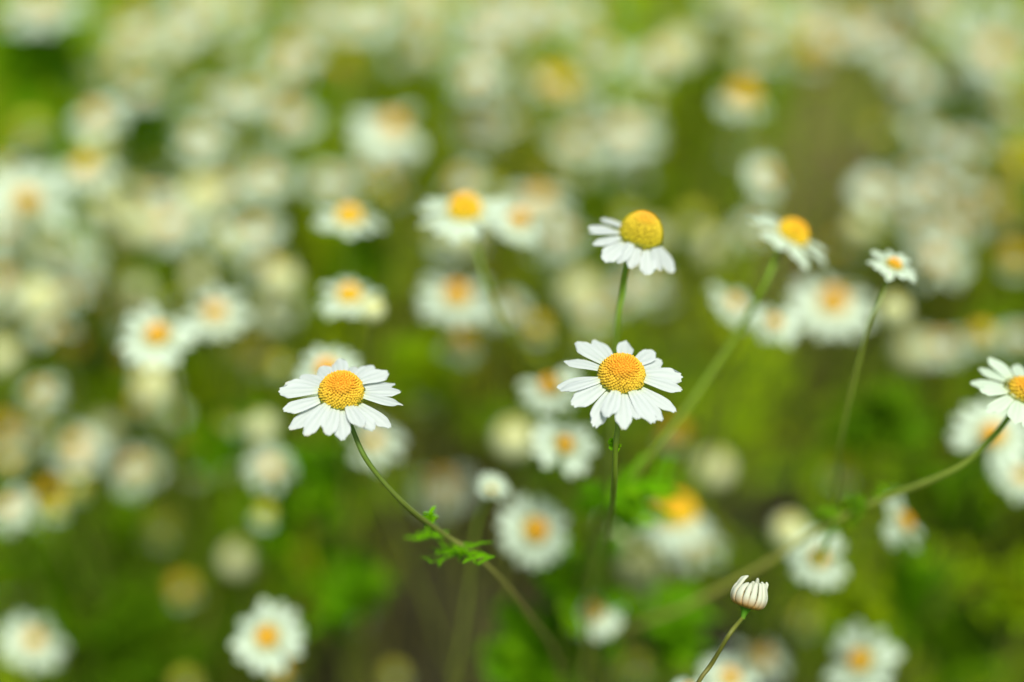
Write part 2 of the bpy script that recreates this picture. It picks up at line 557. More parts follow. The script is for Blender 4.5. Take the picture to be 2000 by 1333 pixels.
UNIT_PETALS = {}
for kind, dr in (("W", 6), ("D", 34), ("C", -24), ("Y", 62)):
    for q in range(4):
        UNIT_PETALS[kind, q] = petal_mesh(0.70 + 0.05 * (q % 2), 0.30 + 0.02 * (q % 3), math.radians(dr + (q - 1.5) * 7), 0.25, 0.05, nu=7, nv=9, seed=q + 40, name="petal", white=np.array([0.555, 0.675, 0.575]))


def corolla_mesh(kind, n, seed, gap=0.0, short=1.0, name="corolla"):
    """All the ray florets of a head that is too far out of focus to show them singly."""
    r = random.Random(seed)
    V, Fc, C = [], [], []
    lost, nl, sag = r.randrange(n), r.choice((0, 1, 2, 4)), r.randrange(n)
    for k in range(n):
        if r.random() < gap or lost <= k < lost + nl: continue
        src = UNIT_PETALS["D" if kind == "W" and sag <= k < sag + 3 else kind, r.randrange(4)]
        ph = 2 * math.pi * k / n + r.uniform(-.08, .08)
        R = rotz(ph)
        b = len(V)
        for v in src.vertices:
            q = R @ np.array([v.co.x * short + 0.30, v.co.y, v.co.z * short + 0.01 * (k % 3)])
            V.append(tuple(q))
        for d in src.color_attributes[0].data: C.append(tuple(d.color)[:3])
        for p in src.polygons: Fc.append(tuple(b + i for i in p.vertices))
    return mesh(name, V, Fc, np.array(C), mats=[M_PETAL])


COROLLA = {k: [corolla_mesh(k, n, s, g, sh) for s, (n, g) in enumerate(((16, 0), (15, .08), (14, .1), (14, .15), (13, .1), (15, .2), (12, .1)))] for k, sh in (("W", 1), ("D", 1), ("C", 1), ("Y", .8))}
# round closed bud with petals wrapped over the top
def bud_mesh():
    V, C, Fc = [], [], []
    seg, rings = 26, 12
    for k in range(rings + 1):
        th = math.pi * (0.93 - 0.90 * k / rings)
        for b in range(seg):
            p = 2 * math.pi * b / seg
            rr = 1 + 0.06 * (b % 2) * math.sin(math.pi * k / rings)
            V.append((rr * math.sin(th) * math.cos(p) * .85, rr * math.sin(th) * math.sin(p) * .85, math.cos(th) * .85 + .55))
            f = k / rings
            C.append(np.array([0.22, 0.38, 0.05]) * (1 - min(1, f * 3)) + np.array([0.66, 0.72, 0.44]) * min(1, f * 3) if f < .85 else (0.66, 0.62, 0.14))
    for k in range(rings):
        for b in range(seg):
            i, j = k * seg + b, k * seg + (b + 1) % seg
            Fc.append((i, j, j + seg, i + seg))
    return mesh("closed_petals", V, Fc, np.array([tuple(c) for c in C]), mats=[M_PETAL])


BUD = bud_mesh()

# ------------------------------------------------------------------ feathery leaves
LEAF_COLS = np.array([[0.17, 0.36, 0.003], [0.25, 0.43, 0.003], [0.33, 0.47, 0.004], [0.38, 0.46, 0.006], [0.38, 0.34, 0.020], [0.09, 0.20, 0.005]])
LEAF_W = np.array([0.24, 0.28, 0.20, 0.12, 0.06, 0.10])


def strips(A, B, w, col, r):
    """Narrow bent leaf segments from A to B, width w: vertices, quads, colours."""
    n_ = len(A)
    d = B - A
    L = np.linalg.norm(d, axis=1)[:, None] + 1e-9
    rv = r.normal(size=(n_, 3)) * 0.45 + np.array([0, 0, 1.0])
    s = np.cross(d / L, rv); s /= np.linalg.norm(s, axis=1)[:, None] + 1e-9
    M = A + d * 0.55 + np.array([0, 0, 0.10]) * L
    w = np.asarray(w).reshape(-1, 1)
    V = np.stack([A - s * w * .35, A + s * w * .35, M - s * w * .5, M + s * w * .5, B - s * w * .12, B + s * w * .12], 1)
    b = np.arange(n_)[:, None] * 6
    Q = np.stack([b + np.array([0, 1, 3, 2]), b + np.array([2, 3, 5, 4])], 1).reshape(-1, 4)
    return V.reshape(-1, 3), Q, np.repeat(col, 6, axis=0)


def leaf_arrays(orig, dirs, length, r, npin=9, pin=0.30, wid=0.0017, col=None):
    """Feathery leaves: each a rachis with pinnae along it. orig, dirs (n,3); length (n,)."""
    n_ = len(orig)
    dirs = dirs / (np.linalg.norm(dirs, axis=1)[:, None] + 1e-9)
    side = np.cross(dirs, r.normal(size=(n_, 3)) * 0.35 + np.array([0, 0, 1.0])); side /= np.linalg.norm(side, axis=1)[:, None] + 1e-9
    if col is None:
        col = LEAF_COLS[r.choice(len(LEAF_COLS), n_, p=LEAF_W / LEAF_W.sum())]
    sag = np.array([0, 0, -1.0])
    As, Bs, Cs, Ws = [], [], [], []
    for k in range(npin):
        f = (k + 1.0) / npin
        pos = orig + dirs * (length * f)[:, None] + sag * (length * 0.28 * f * f)[:, None]
        pl = length * pin * (1.15 - 0.75 * abs(f - 0.55))
        for sg in (-1, 1):
            v = dirs * 0.65 + side * sg * 0.9 + r.normal(0, 0.22, (n_, 3))
            As.append(pos); Bs.append(pos + v * pl[:, None]); Cs.append(col * r.uniform(0.85, 1.15, (n_, 1))); Ws.append(np.full(n_, wid))
    rt = orig + dirs * length[:, None] + sag * (length * .28)[:, None]
    As.append(orig); Bs.append(rt); Cs.append(col); Ws.append(np.full(n_, wid * .9))
    return strips(np.concatenate(As), np.concatenate(Bs), np.concatenate(Ws), np.concatenate(Cs), r)


def join(parts):
    V, Q, C, off = [], [], [], 0
    for v, q, c in parts:
        V.append(v); Q.append(q + off); C.append(c); off += len(v)
    return np.concatenate(V), np.concatenate(Q), np.concatenate(C)


def sprig(x, y, mm, rpx, label, cols, seed, n=26, up=0.5, dirn=(0, 0), wid=0.0030):
    """A leafy shoot with its feathery leaves, standing on a stalk that reaches the soil."""
    r = np.random.default_rng(seed)
    mm = depth(mm)
    n = int(n * 1.5)
    c = at(x, y, mm)
    R_ = rpx * KPX * FOC * mm
    base = np.array([c[0] + r.uniform(-.01, .01), c[1] + 0.01, -0.004])
    root = empty("leafy_shoot", base)
    tag(root, label, "leaves", "leafy shoots between the flowers")
    top = c + np.array([0, 0, R_ * 0.5])
    o = c + r.normal(0, 0.25, (n, 3)) * R_
    d = r.normal(0, 1, (n, 3)) + np.array([dirn[0], 0, up + dirn[1]])
    col = np.array(cols)[r.integers(0, len(cols), n)] * r.uniform(.6, 1.0, (n, 1))
    v, q, cc = leaf_arrays(o, d, r.uniform(.6, 1.0, n) * R_, r, npin=7, wid=wid, col=col)
    link("leaf_spray", mesh("leaf_spray", v - base, q, cc, mats=[M_LEAF]), root)
    link("stem", stem_mesh([top - base, c - base, (c - base) * np.array([.6, .6, .5]) + np.array([.003, .004, 0]), np.zeros(3)], 0.0006, 0.0009, S_GREEN, S_BROWN, n=5), root)
    return root


def sprig_part(root, base, pts, seed, cols, L=0.009, n=3, wid=0.0007, name="leaf"):
    """Small feathery leaves on a traced stem; parts of that flower."""
    r = np.random.default_rng(seed)
    o = np.array([at(*p[0]) for p in pts]); e = np.array([at(*p[1]) for p in pts])
    for k in range(len(o)):
        d = (e[k] - o[k])[None]
        v, q, cc = leaf_arrays(o[k][None] - base, d, np.array([np.linalg.norm(d)]), r, npin=6, pin=0.30, wid=wid, col=np.array([cols[k % len(cols)]]))
        link(name, mesh(name, v, q, cc, mats=[M_LEAF]), root)


BG = [(0.15, 0.40, 0.004), (0.20, 0.44, 0.005), (0.12, 0.33, 0.004)]
sprig_part(heroA, baseA, [((842, 1035, 1.05), (838, 990, 1.04)), ((835, 1030, 1.05), (850, 1005, 1.05)), ((930, 1085, 1.09), (845, 1072, 1.06)), ((925, 1082, 1.09), (862, 1060, 1.08)),
                         ((928, 1085, 1.09), (900, 1062, 1.06)), ((880, 1060, 1.08), (932, 1075, 1.04)), ((870, 1050, 1.07), (815, 1030, 1.1))], 3, BG, wid=0.0008)
sprig_part(heroB, baseB, [((1196, 880, 1.0), (1195, 855, 1.0)), ((1203, 882, 1.0), (1209, 868, 1.0))], 5, BG, wid=0.0012)
sprig_part(heroC, baseC, [((1186, 975, 1.2), (1320, 905, 1.22)), ((1186, 968, 1.2), (1300, 940, 1.24)), ((1186, 985, 1.2), (1245, 920, 1.22)), ((1186, 985, 1.2), (1275, 975, 1.25)),
                         ((1186, 990, 1.2), (1255, 1000, 1.22)), ((1184, 980, 1.2), (1150, 935, 1.22))], 6, BG, wid=0.0022)

# ------------------------------------------------------------------ catalogue of the other heads
exec_rows = []
def add(*row): exec_rows.append(row)
# x, y, width px, distance, type, lean to camera, lean right, label, [traced stem]
DGL = [(0.10, 0.24, 0.006), (0.13, 0.27, 0.008)]
T6 = [(1520, 495, 1.23), (1490, 565, 1.22), (1440, 650, 1.25), (1340, 800, 1.26), (1240, 930, 1.28), (1150, 1080, 1.42)]
T7 = [(1735, 545, 1.14), (1715, 595, 1.14), (1690, 655, 1.15), (1640, 870, 1.2), (1625, 985, 1.32)]
T5 = [(1972, 812, 1.07), (1930, 862, 1.09), (1860, 920, 1.12), (1700, 985, 1.2), (1600, 1035, 1.24), (1480, 1110, 1.30), (1330, 1190, 1.4), (1150, 1280, 1.6)]
T8 = [(922, 452, 1.32), (945, 540, 1.3), (975, 620, 1.32), (1030, 700, 1.36), (1110, 790, 1.45)]
TRACE_LOOK = {T5[0]: (0.00055, (0.12, 0.26, 0.012), (0.40, 0.31, 0.11)), T6[0]: (0.00055, (0.12, 0.25, 0.008), (0.20, 0.25, 0.04)),
              T7[0]: (0.00030, (0.11, 0.20, 0.010), (0.16, 0.17, 0.04)), T8[0]: (0.00035, (0.16, 0.30, 0.012), (0.24, 0.28, 0.04))}
add(1997, 762, 190, 1.06, "W", 18, 6, "daisy cut off by the right edge, on a long slanting stem", T5)
add(1545, 462, 178, 1.24, "O", 2, 30, "daisy tipped sideways on a thick pale green stem, orange centred", T6)
add(1746, 518, 104, 1.14, "W", 12, 14, "small daisy with two petals hanging down, on a thin stem", T7)
add(908, 415, 185, 1.33, "O", 2, 3, "orange domed daisy in the row of three heads touching side by side", T8)
add(1012, 432, 130, 1.5, "W", 14, 16, "white head touching the orange domed daisy, pale centred")
add(1052, 395, 150, 1.95, "W", 6, 0, "fainter daisy behind, last of the row of three touching heads")
add(682, 428, 150, 1.45, "O", 0, 2, "flat white daisy with orange cap above a dark green hollow")
add(682, 580, 135, 1.4, "O", 8, 4, "daisy with golden cap below the dark green hollow")
add(726, 616, 56, 1.38, "B", 20, 10, "cream bud pressed against the daisy below the dark hollow")
add(308, 655, 165, 1.45, "W", 28, 0, "front white daisy of the touching pair above the lone cream head")
add(420, 612, 150, 1.62, "W", 16, 8, "rear white daisy of the touching pair above the lone cream head")
add(638, 722, 140, 1.36, "W", 16, -8, "blurred daisy hiding behind the sharp bowed-stem daisy")
add(892, 580, 165, 1.62, "W", 16, 4, "wide white daisy under the orange domed one, pale centred")
add(1432, 592, 125, 1.5, "W", 20, 34, "white head turned away with its yellow centre facing sideways")
add(1512, 630, 115, 1.45, "W", 24, 14, "white head just below the thick pale green stem")
add(1625, 592, 175, 1.7, "W", 26, 6, "wide soft daisy beneath the sideways tipped one, golden centre")
add(1742, 618, 66, 1.7, "B", 20, 0, "cream bud beneath the small daisy with hanging petals")
add(1103, 868, 138, 1.35, "W", 36, 20, "white daisy facing us, half under the upright sharp daisy")
add(960, 957, 74, 1.3, "C", 6, 20, "little half-open white head above the star-shaped daisy")
add(1045, 1036, 155, 1.45, "W", 38, 24, "star-shaped white daisy facing us with a slanted orange centre")
add(1320, 1005, 170, 1.62, "D", 0, 0, "big yellow ball of a head over a skirt of cream petals")
add(1352, 1062, 130, 1.85, "W", 10, 10, "cream head tucked behind the yellow ball head's skirt")
add(1205, 1042, 90, 1.7, "B", 20, 0, "cream blob between the star-shaped daisy and the yellow ball head")
add(1600, 1090, 132, 1.42, "W", 42, 8, "white daisy facing us under the long slanting stem")
add(1765, 1020, 130, 1.42, "W", 20, 48, "narrow white daisy seen on its side below the slanting stem")
add(1538, 1050, 78, 1.7, "B", 15, 0, "cream bud crossed by the long slanting stem")
add(1938, 850, 165, 1.45, "W", 28, -8, "blurred daisy right behind the slanting stem at the edge")
add(1995, 930, 120, 1.55, "W", 20, 0, "white petals at the right edge below the slanting stem's daisy")
add(1640, 920, 92, 1.85, "Y", 6, 6, "gold dome with cream skirt beside the thin stem's foot")
add(522, 1244, 152, 1.4, "W", 40, 2, "white daisy facing us at the bottom, orange eyed, over a yellow dome")
add(552, 1308, 78, 1.7, "Y", 8, 0, "yellow dome peeping out below the bottom orange eyed daisy")
add(66, 1250, 135, 1.7, "W", 20, 22, "white oval head in the bottom left corner")
add(18, 1152, 84, 2.0, "Y", 4, 0, "yellow dome above the bottom left white head")
add(357, 1150, 90, 2.0, "Y", 4, -6, "amber dome beside the bottom orange eyed daisy")
add(312, 1030, 108, 2.1, "G", 6, 0, "yellow head with pale green skirt in the dark lower left")
add(90, 990, 112, 2.2, "G", 6, 0, "dull yellow-green globe near the left edge, low down")
add(470, 1105, 80, 1.9, "B", 16, 0, "pale cream bud above the bottom orange eyed daisy")
add(530, 915, 108, 1.7, "W", 24, 10, "soft white head below and left of the bowed-stem daisy")
add(385, 908, 88, 2.1, "Y", 4, 4, "rusty orange dome below the lone cream head")
add(265, 915, 115, 2.0, "W", 16, -6, "chalky white head next to the rusty orange dome")
add(150, 872, 118, 1.9, "W", 14, 16, "white head with orange shoulder near the left edge")
add(8, 838, 84, 2.0, "Y", 6, 0, "bright yellow dome cut by the left edge")
add(68, 872, 85, 2.2, "G", 8, 0, "olive cream head beside the yellow dome at the left edge")
add(112, 775, 120, 2.2, "W", 10, 0, "grey-green pale head above the orange shouldered one")
add(140, 676, 88, 2.1, "Y", 4, 2, "amber dome on the way to the left edge from the touching pair")
add(305, 768, 90, 1.9, "B", 20, 0, "lone round cream head under the touching pair")
add(502, 696, 92, 2.1, "Y", 8, 8, "mustard dome left of the sharp bowed-stem daisy")
add(545, 632, 92, 2.0, "B", 14, 0, "greenish cream bud above the mustard dome")
add(900, 672, 100, 1.75, "D", 4, 4, "cream head with yellow cap under the wide white daisy")
add(1050, 640, 80, 1.9, "Y", 4, 0, "gold dome left of the upright daisy's top petals")
add(985, 598, 96, 1.9, "W", 18, 0, "hazy white head crossed by the orange domed daisy's stem")
add(1132, 592, 95, 2.1, "B", 14, 0, "green-white head left of the tall dome's stem")
add(1075, 755, 130, 1.45, "W", 22, -10, "white daisy peeping out left of the upright sharp daisy")
add(1005, 872, 90, 1.8, "B", 18, 0, "cream globe between the two sharp daisies, low")
add(1392, 930, 80, 1.9, "B", 18, 0, "grey cream globe up and right of the yellow ball head")
add(1318, 848, 100, 1.75, "Y", 2, 0, "mustard dome right under the upright daisy's petals")
add(1250, 1128, 100, 1.8, "B", 18, 0, "round cream bud below the yellow ball head")
add(1290, 1168, 70, 1.65, "Y", 8, 20, "golden smudge of a dome beside the round cream bud")
add(1160, 1195, 125, 1.5, "W", 24, -14, "white head split by a stem among bright leaves at the bottom")
add(1237, 1302, 80, 1.9, "G", 12, 0, "yellow-green bud at the bottom edge in a dark gap")
add(1485, 1285, 130, 1.7, "W", 14, 16, "white head below the sharp closed bud")
add(1425, 1325, 130, 1.48, "W", 14, 10, "white head behind the closed bud's stem at the bottom edge")
add(1345, 1345, 66, 1.2, "W", 20, 0, "sliver of white petals at the bottom edge by the bud's stem")
add(1572, 1205, 95, 2.0, "G", 12, 0, "tan head under the white daisy facing us at the slanting stem")
add(1680, 1290, 168, 1.5, "W", 26, -38, "long white head lying slantwise at the bottom right")
add(730, 862, 125, 1.6, "W", 22, 6, "hazy white head behind the bowed stem's top")
add(822, 800, 85, 1.9, "B", 14, 0, "cream globe just right of the bowed-stem daisy")
add(862, 950, 125, 2.2, "W", 14, 0, "large hazy cream head between the bowed stem and the white half-open head")
add(1915, 655, 92, 1.8, "Y", 6, 0, "bright gold dome above the daisy at the right edge")
add(1838, 672, 105, 2.0, "W", 14, 0, "dim white head left of the bright gold dome")
add(1990, 662, 90, 1.9, "W", 14, 0, "white head cut by the right edge, beside the gold dome")
add(1780, 700, 80, 2.1, "B", 14, 0, "dim cream bud right of the thin stem")
add(1500, 345, 98, 1.8, "W", 34, 20, "upright oval white head in the brown gap, upper right")
add(1450, 190, 118, 1.9, "D", 8, 8, "white head with a yellow cap standing clear at the upper right")
add(1715, 372, 112, 2.0, "W", 26, 0, "round white head above the small hanging-petal daisy")
add(1825, 362, 105, 2.1, "W", 20, 0, "round white head, second in line to the right above the small daisy")
add(1868, 432, 118, 2.1, "W", 12, 14, "cream head with olive yellow shoulder, right of the small daisy")
add(1980, 505, 96, 2.0, "Y", 8, 0, "yellow dome at the right edge, mid height")
add(1832, 512, 118, 2.0, "W", 22, 0, "white head beside the small hanging-petal daisy")
add(1690, 452, 112, 2.25, "G", 8, 0, "olive haze of a head just above the small daisy")
add(1882, 288, 105, 2.3, "W", 22, 0, "pale head below the bright mass in the top right corner")
add(1985, 330, 105, 2.3, "Y", 12, 0, "ochre head on the right edge above mid height")
add(1935, 105, 165, 2.4, "W", 22, 20, "brightest pale head in the top right corner")
add(1838, 150, 140, 2.5, "W", 16, 0, "pale head at the lower left of the top right mass")
add(1660, 60, 130, 2.6, "W", 10, 0, "dim pale head at the top, right of centre")
add(1585, 95, 120, 2.6, "Y", 10, 0, "beige head at the top, right of the capped white one")
add(1760, 100, 120, 2.6, "W", 14, 0, "green-white head between the dim pale head and the top right mass")
add(1290, 112, 120, 2.2, "W", 16, 0, "white end of a pale bar of heads high in the middle right")
add(1175, 105, 100, 2.3, "W", 12, 0, "cream yellow head left of the pale bar of heads")
add(1330, 118, 90, 2.4, "B", 12, 0, "pinkish end of the pale bar of heads")
add(1092, 170, 125, 2.3, "D", 6, 4, "green-white head with amber cap, high in the middle")
add(928, 155, 120, 2.0, "W", 20, -16, "white oval head with yellow flank, high in the middle")
add(1218, 260, 150, 2.25, "W", 14, 0, "wide cream head above the tall dome daisy")
add(1128, 275, 115, 2.3, "W", 10, 0, "green cream head up and left of the tall dome daisy")
add(1222, 330, 105, 2.3, "W", 14, 0, "cream head right above the tall yellow dome")
add(768, 248, 175, 1.9, "W", 22, 6, "largest pale oval head in the upper middle")
add(932, 258, 108, 2.1, "W", 12, 0, "cream yellow head right of the largest pale oval")
add(572, 98, 112, 2.2, "W", 20, 0, "white oval head near the top, left of centre")
add(488, 182, 108, 2.0, "W", 18, 10, "white slanted head below and left of the top oval one")
add(565, 232, 125, 2.2, "W", 12, 0, "cream head trailing below the white slanted one")
add(715, 28, 130, 2.4, "W", 20, 0, "bright head at the top edge, middle left")
add(835, 25, 115, 2.5, "W", 14, 0, "pale head at the top edge right of the bright one")
add(625, 20, 120, 2.6, "W", 14, 0, "pale head at the top edge left of the bright one")
add(262, 48, 118, 2.4, "W", 16, 0, "pale head at the top, between the corner one and its twin")
add(372, 45, 118, 2.4, "W", 14, 0, "pale twin head at the top, second from the corner head")
add(85, 8, 180, 2.2, "W", 18, 0, "big white head cut by the top edge in the left corner")
add(480, 8, 130, 2.5, "W", 14, 0, "white head cut by the top edge, right of the pale twins")
add(192, 228, 122, 1.9, "W", 22, -18, "white head with yellow flank, upper left, over the orange eyed one")
add(168, 332, 135, 1.85, "W", 12, -2, "white head with an orange cap, upper left")
add(52, 392, 185, 1.8, "W", 30, 16, "largest white head on the left edge, peach centred")
add(10, 450, 110, 1.9, "W", 20, 0, "white petals below the largest white head, at the left edge")
add(60, 255, 98, 2.2, "G", 8, 0, "olive head near the left edge, upper part")
add(388, 270, 125, 2.1, "W", 14, 14, "cream yellow head, upper left, right of the dark green gap")
add(432, 368, 118, 2.1, "W", 14, 0, "mint white head in the cluster left of the orange capped flat daisy")
add(522, 345, 118, 2.0, "W", 18, 8, "upper right white head of the cluster by the flat daisy")
add(500, 442, 110, 1.9, "W", 22, 0, "lower right white head of the cluster by the flat daisy")
add(332, 442, 118, 2.0, "W", 16, -10, "cream left end of the cluster by the flat daisy")
add(400, 412, 105, 2.1, "B", 16, 0, "pale middle head of the cluster by the flat daisy")
add(522, 512, 108, 2.1, "W", 14, 0, "pale green head under the cluster by the flat daisy")
add(8, 545, 140, 1.9, "W", 20, 0, "tall white head on the left edge at mid height")
add(140, 520, 120, 2.1, "W", 14, 0, "cream head right of the tall white one on the left edge")
add(215, 512, 90, 2.2, "Y", 4, 4, "orange yellow dome left of the dark slot, mid left")
add(200, 592, 120, 2.3, "Y", 12, 0, "dull cream head above the touching pair's left side")
add(85, 605, 98, 1.9, "B", 20, 0, "round white head near the left edge, below the tall one")
add(10, 712, 74, 1.9, "B", 18, 0, "small cream head on the left edge")
add(642, 352, 98, 2.1, "W", 14, 0, "cream head above the orange capped flat daisy")
add(1355, 432, 90, 2.25, "G", 8, 0, "olive globe right of the tall dome daisy")
add(1285, 565, 95, 2.4, "G", 8, 0, "pale olive head right of the tall dome's stem")
add(905, 478, 88, 1.8, "B", 12, 0, "rosy cream head hanging under the orange domed daisy")
add(770, 1320, 70, 2.0, "G", 10, 0, "yellow-green bud at the bottom edge by the dark soil")
add(690, 1192, 84, 2.4, "Y", 6, 0, "dim ochre dome between the bright leaves and the dark soil")
add(362, 1335, 80, 2.0, "G", 10, 0, "green-yellow bud on the bottom edge, left part")
add(442, 1028, 76, 2.4, "Y", 6, 0, "faded brownish head below the soft white one")
add(960, 45, 115, 2.5, "W", 14, 0, "pale head at the top edge, exact middle")
add(1045, 40, 125, 2.5, "W", 16, 0, "whiter head at the top edge just past the middle")
add(1155, 22, 130, 2.6, "W", 16, 0, "white head at the top edge over the amber capped one")
add(1300, 25, 120, 2.7, "G", 10, 0, "yellow-green pale head at the top edge, right of middle")
add(1430, 40, 120, 2.7, "G", 10, 0, "green haze of a head at the top edge over the capped white one")
add(155, 130, 120, 2.4, "G", 10, 0, "green-cream head under the corner white one")
add(240, 130, 110, 2.4, "W", 10, 0, "faint white head under the pale twins")
add(325, 130, 100, 2.5, "B", 10, 0, "faint green-white head beside the slanted white one")
add(680, 145, 100, 2.5, "G", 8, 0, "lime haze of a head above the largest pale oval")
add(800, 110, 105, 2.6, "W", 10, 0, "cream-green head between the bright top head and the yellow flanked oval")
add(1560, 25, 115, 2.7, "W", 10, 0, "dull white head on the top edge over the beige one")
add(1960, 25, 120, 2.6, "W", 12, 0, "green-white head cut by the top right corner")
add(1840, 20, 120, 2.7, "W", 12, 0, "pale head on the top edge left of the corner one")
add(1720, 265, 95, 2.5, "G", 8, 0, "ochre haze of a head in the brown gap, right part")
add(250, 440, 90, 2.3, "G", 8, 0, "green cream head left of the cream cluster end")
add(720, 460, 90, 2.2, "G", 8, 0, "green bud in the hollow behind the flat daisy")
add(1090, 490, 105, 2.2, "W", 10, 0, "pale green head left of the tall dome's hanging petals")
add(1150, 660, 80, 2.2, "G", 8, 0, "olive bud just left of the tall dome's stem foot")
add(1950, 410, 105, 2.2, "Y", 8, 0, "mustard haze of a head near the right edge")
add(1440, 100, 90, 2.5, "G", 10, 0, "lime head behind the capped white one")


def depth(m):
    return 1 + (m - 1) * (0.72 if m < 1.6 else 0.72 + 0.12 * min(1, (m - 1.6) / 0.5))



def soft_flower(row, seed):
    x, y, wpx, mm, kind, a, r, label = row[:8]
    mm = depth(mm)
    wpx *= 0.97 if mm > 1.25 else 1.0
    trace = row[8] if len(row) > 8 else None
    rr = random.Random(seed)
    H = at(x, y, mm)
    s = wpx / 2 * KPX * FOC * mm                       # petal radius in metres
    nrm = normal_of(a + rr.uniform(-3, 3), r + rr.uniform(-3, 3))
    R = frame(nrm, rr.uniform(0, 6.28))
    pts = None
    if trace:
        pts = [H - nrm * s * 0.2] + [at(p[0], p[1], depth(p[2])) for p in trace]
    P = ground_path(H, nrm, seed, pts)
    base = P[-1]
    bud = kind == "B"
    root = empty("chamomile_bud" if bud else "chamomile_flower", base)
    tag(root, label, "flower bud" if bud else "flower", "chamomile buds" if bud else GROUP)
    sr, ca, cb = rr.uniform(0.00055, 0.0008) * (0.65 if mm < 1.5 else 1), np.array(S_GREEN), np.array(S_BROWN)
    if trace:
        sr, ca, cb = TRACE_LOOK.get(trace[0], (0.0007, ca, cb))
    g = rr.uniform(0.8, 1.25)
    link("stem", stem_mesh([p - base for p in P], sr, sr * 1.3, np.array(ca) * g, np.array(cb) * g, seg=6, n=6), root)
    if bud:
        link("closed_petals", BUD, root, m4(R, H - base, s))
        link("calyx", CALYX, root, m4(R, H - base, s * 0.5))
        return root
    if kind == "W" and wpx * mm < 0: return root
    link("calyx", CALYX, root, m4(R, H - base, s * (0.46 if kind in "YG" else 0.38)))
    if kind == "Y" and (x + y) % 3 > 0.8: dm = UNIT_DISC_PALE
    elif kind in "YDO": dm = UNIT_DISC_TALL
    elif kind == "G": dm = UNIT_DISC_OLIVE
    else: dm = UNIT_DISC[rr.randrange(3)]
    link("disc", dm, root, m4(R, H - base, s * (1.08 if kind in "YG" else 0.76 if kind == "O" else 0.6 if kind == "C" else 1.0)))
    pk = {"W": "W", "O": "W", "D": "D", "C": "C", "Y": "Y", "G": "Y"}[kind]
    if mm <= 1.5:
        npet = rr.choice((13, 14, 15, 16))
        lost, nl, sag = rr.randrange(npet), 0 if trace else rr.choice((0, 1, 2)), 99 if trace else rr.randrange(npet)
        for k in range(npet):
            if lost <= k < lost + nl: continue
            ph = 2 * math.pi * k / npet + rr.uniform(-.1, .1)
            off = R @ (rotz(ph) @ np.array([0.30, 0, 0.012 * (k % 3)])) * s
            link("petal", UNIT_PETALS["D" if pk == "W" and sag <= k < sag + 3 else pk, rr.randrange(4)], root, m4(R @ rotz(ph), H - base + off, s))
    else:
        link("corolla", rr.choice(COROLLA[pk]), root, m4(R, H - base, s))
    return root


LANDMARKS = [(r_[0], r_[1], r_[7]) for r_ in exec_rows if len(r_[7].split()) <= 9] + [
    (667, 768, "sharp daisy with the bowed stem"), (1214, 735, "sharp daisy on the upright stem"), (1250, 440, "tall yellow dome")]
LOOK = {"W": ("hazy white head", "dim white head", "small pale head"), "Y": ("faint yellow domed head", "soft cream yellow head", "small golden head"),
        "G": ("olive hazed head", "dull green-yellow head", "small lime tinted head"), "B": ("faint cream bud", "soft greenish bud", "small pale bud")}
USED = set()


def crowd_label(x, y, kind):
    """Says which head it is by its look and the labelled head next to it."""
    for a, b, lab in sorted(LANDMARKS, key=lambda q: (q[0] - x) ** 2 + (q[1] - y) ** 2)[:14]:
        dx, dy = x - a, y - b
        d = math.hypot(dx, dy)
        way = []
        if abs(dy) > 0.4 * d: way.append("above" if dy < 0 else "below")
        if abs(dx) > 0.4 * d: way.append("left of" if dx < 0 else "right of")
        how = "close" if d < 70 else "a little" if d < 150 else "well"
        pos = (way[0] if len(way) == 1 else way[0] + " and " + way[1])
        for look in LOOK[kind]:
            t = f"{look} {how} {pos} the {lab}"
            if len(t.split()) <= 16 and (look.split()[-2:], how, pos, lab) and t not in USED:
                USED.add(t)
                return t
    raise ValueError("no label")


def crowd(n, seed, box, mrange, kinds, avoid):
    r = random.Random(seed)
    done = 0
    while done < n:
        x, y = r.uniform(box[0], box[2]), r.uniform(box[1], box[3])
        if any(((x - a) / c) ** 2 + ((y - b) / d) ** 2 < 1 for a, b, c, d in avoid + NEAR): continue
        k = r.choice(kinds)
        w = r.uniform(70, 112) * (0.75 if k in "BYG" else 1)
        add(x, y, w, r.uniform(*mrange) + (300 - y) / 1500, k, r.uniform(4, 24), r.uniform(-22, 22), crowd_label(x, y, k))
        done += 1


NEAR = [(r_[0], r_[1] + 5, 62, 55) for r_ in exec_rows if r_[3] < 1.7]


DARKS = [(110, 190, 70, 110), (1600, 230, 150, 190), (730, 500, 120, 60), (1380, 240, 60, 120), (290, 270, 40, 70), (255, 500, 30, 70), (1350, 330, 60, 80), (330, 540, 60, 50), (60, 180, 60, 90)]
crowd(76, 5, (-30, -10, 2030, 300), (2.1, 2.7), "WWWWWWWGB", DARKS)
crowd(44, 6, (-20, 300, 700, 620), (2.0, 2.5), "WWWWYGBB", DARKS)
crowd(26, 8, (-20, 640, 560, 1010), (2.1, 2.5), "YGBWW", DARKS)
crowd(14, 9, (1480, -10, 2030, 270), (2.1, 2.5), "WWWWG", DARKS)
crowd(26, 7, (700, 300, 2020, 620), (2.1, 2.6), "WWWGYB", DARKS)

for i, row in enumerate(exec_rows):
    fl = soft_flower(row, 100 + i)
    if len(row) > 8 and row[8] is T5:                   # leaves at the joint of the slanting stem
        bp_ = np.array(fl.location)
        sprig_part(fl, bp_, [((1695, 988, 1.14), (1655, 970, 1.15)), ((1695, 988, 1.14), (1665, 1010, 1.15)), ((1690, 990, 1.14), (1615, 990, 1.17)), ((1705, 985, 1.14), (1745, 935, 1.15)),
                             ((1640, 1015, 1.15), (1610, 1060, 1.18)), ((1640, 1015, 1.15), (1600, 985, 1.17))], 8, DGL, wid=0.0010)

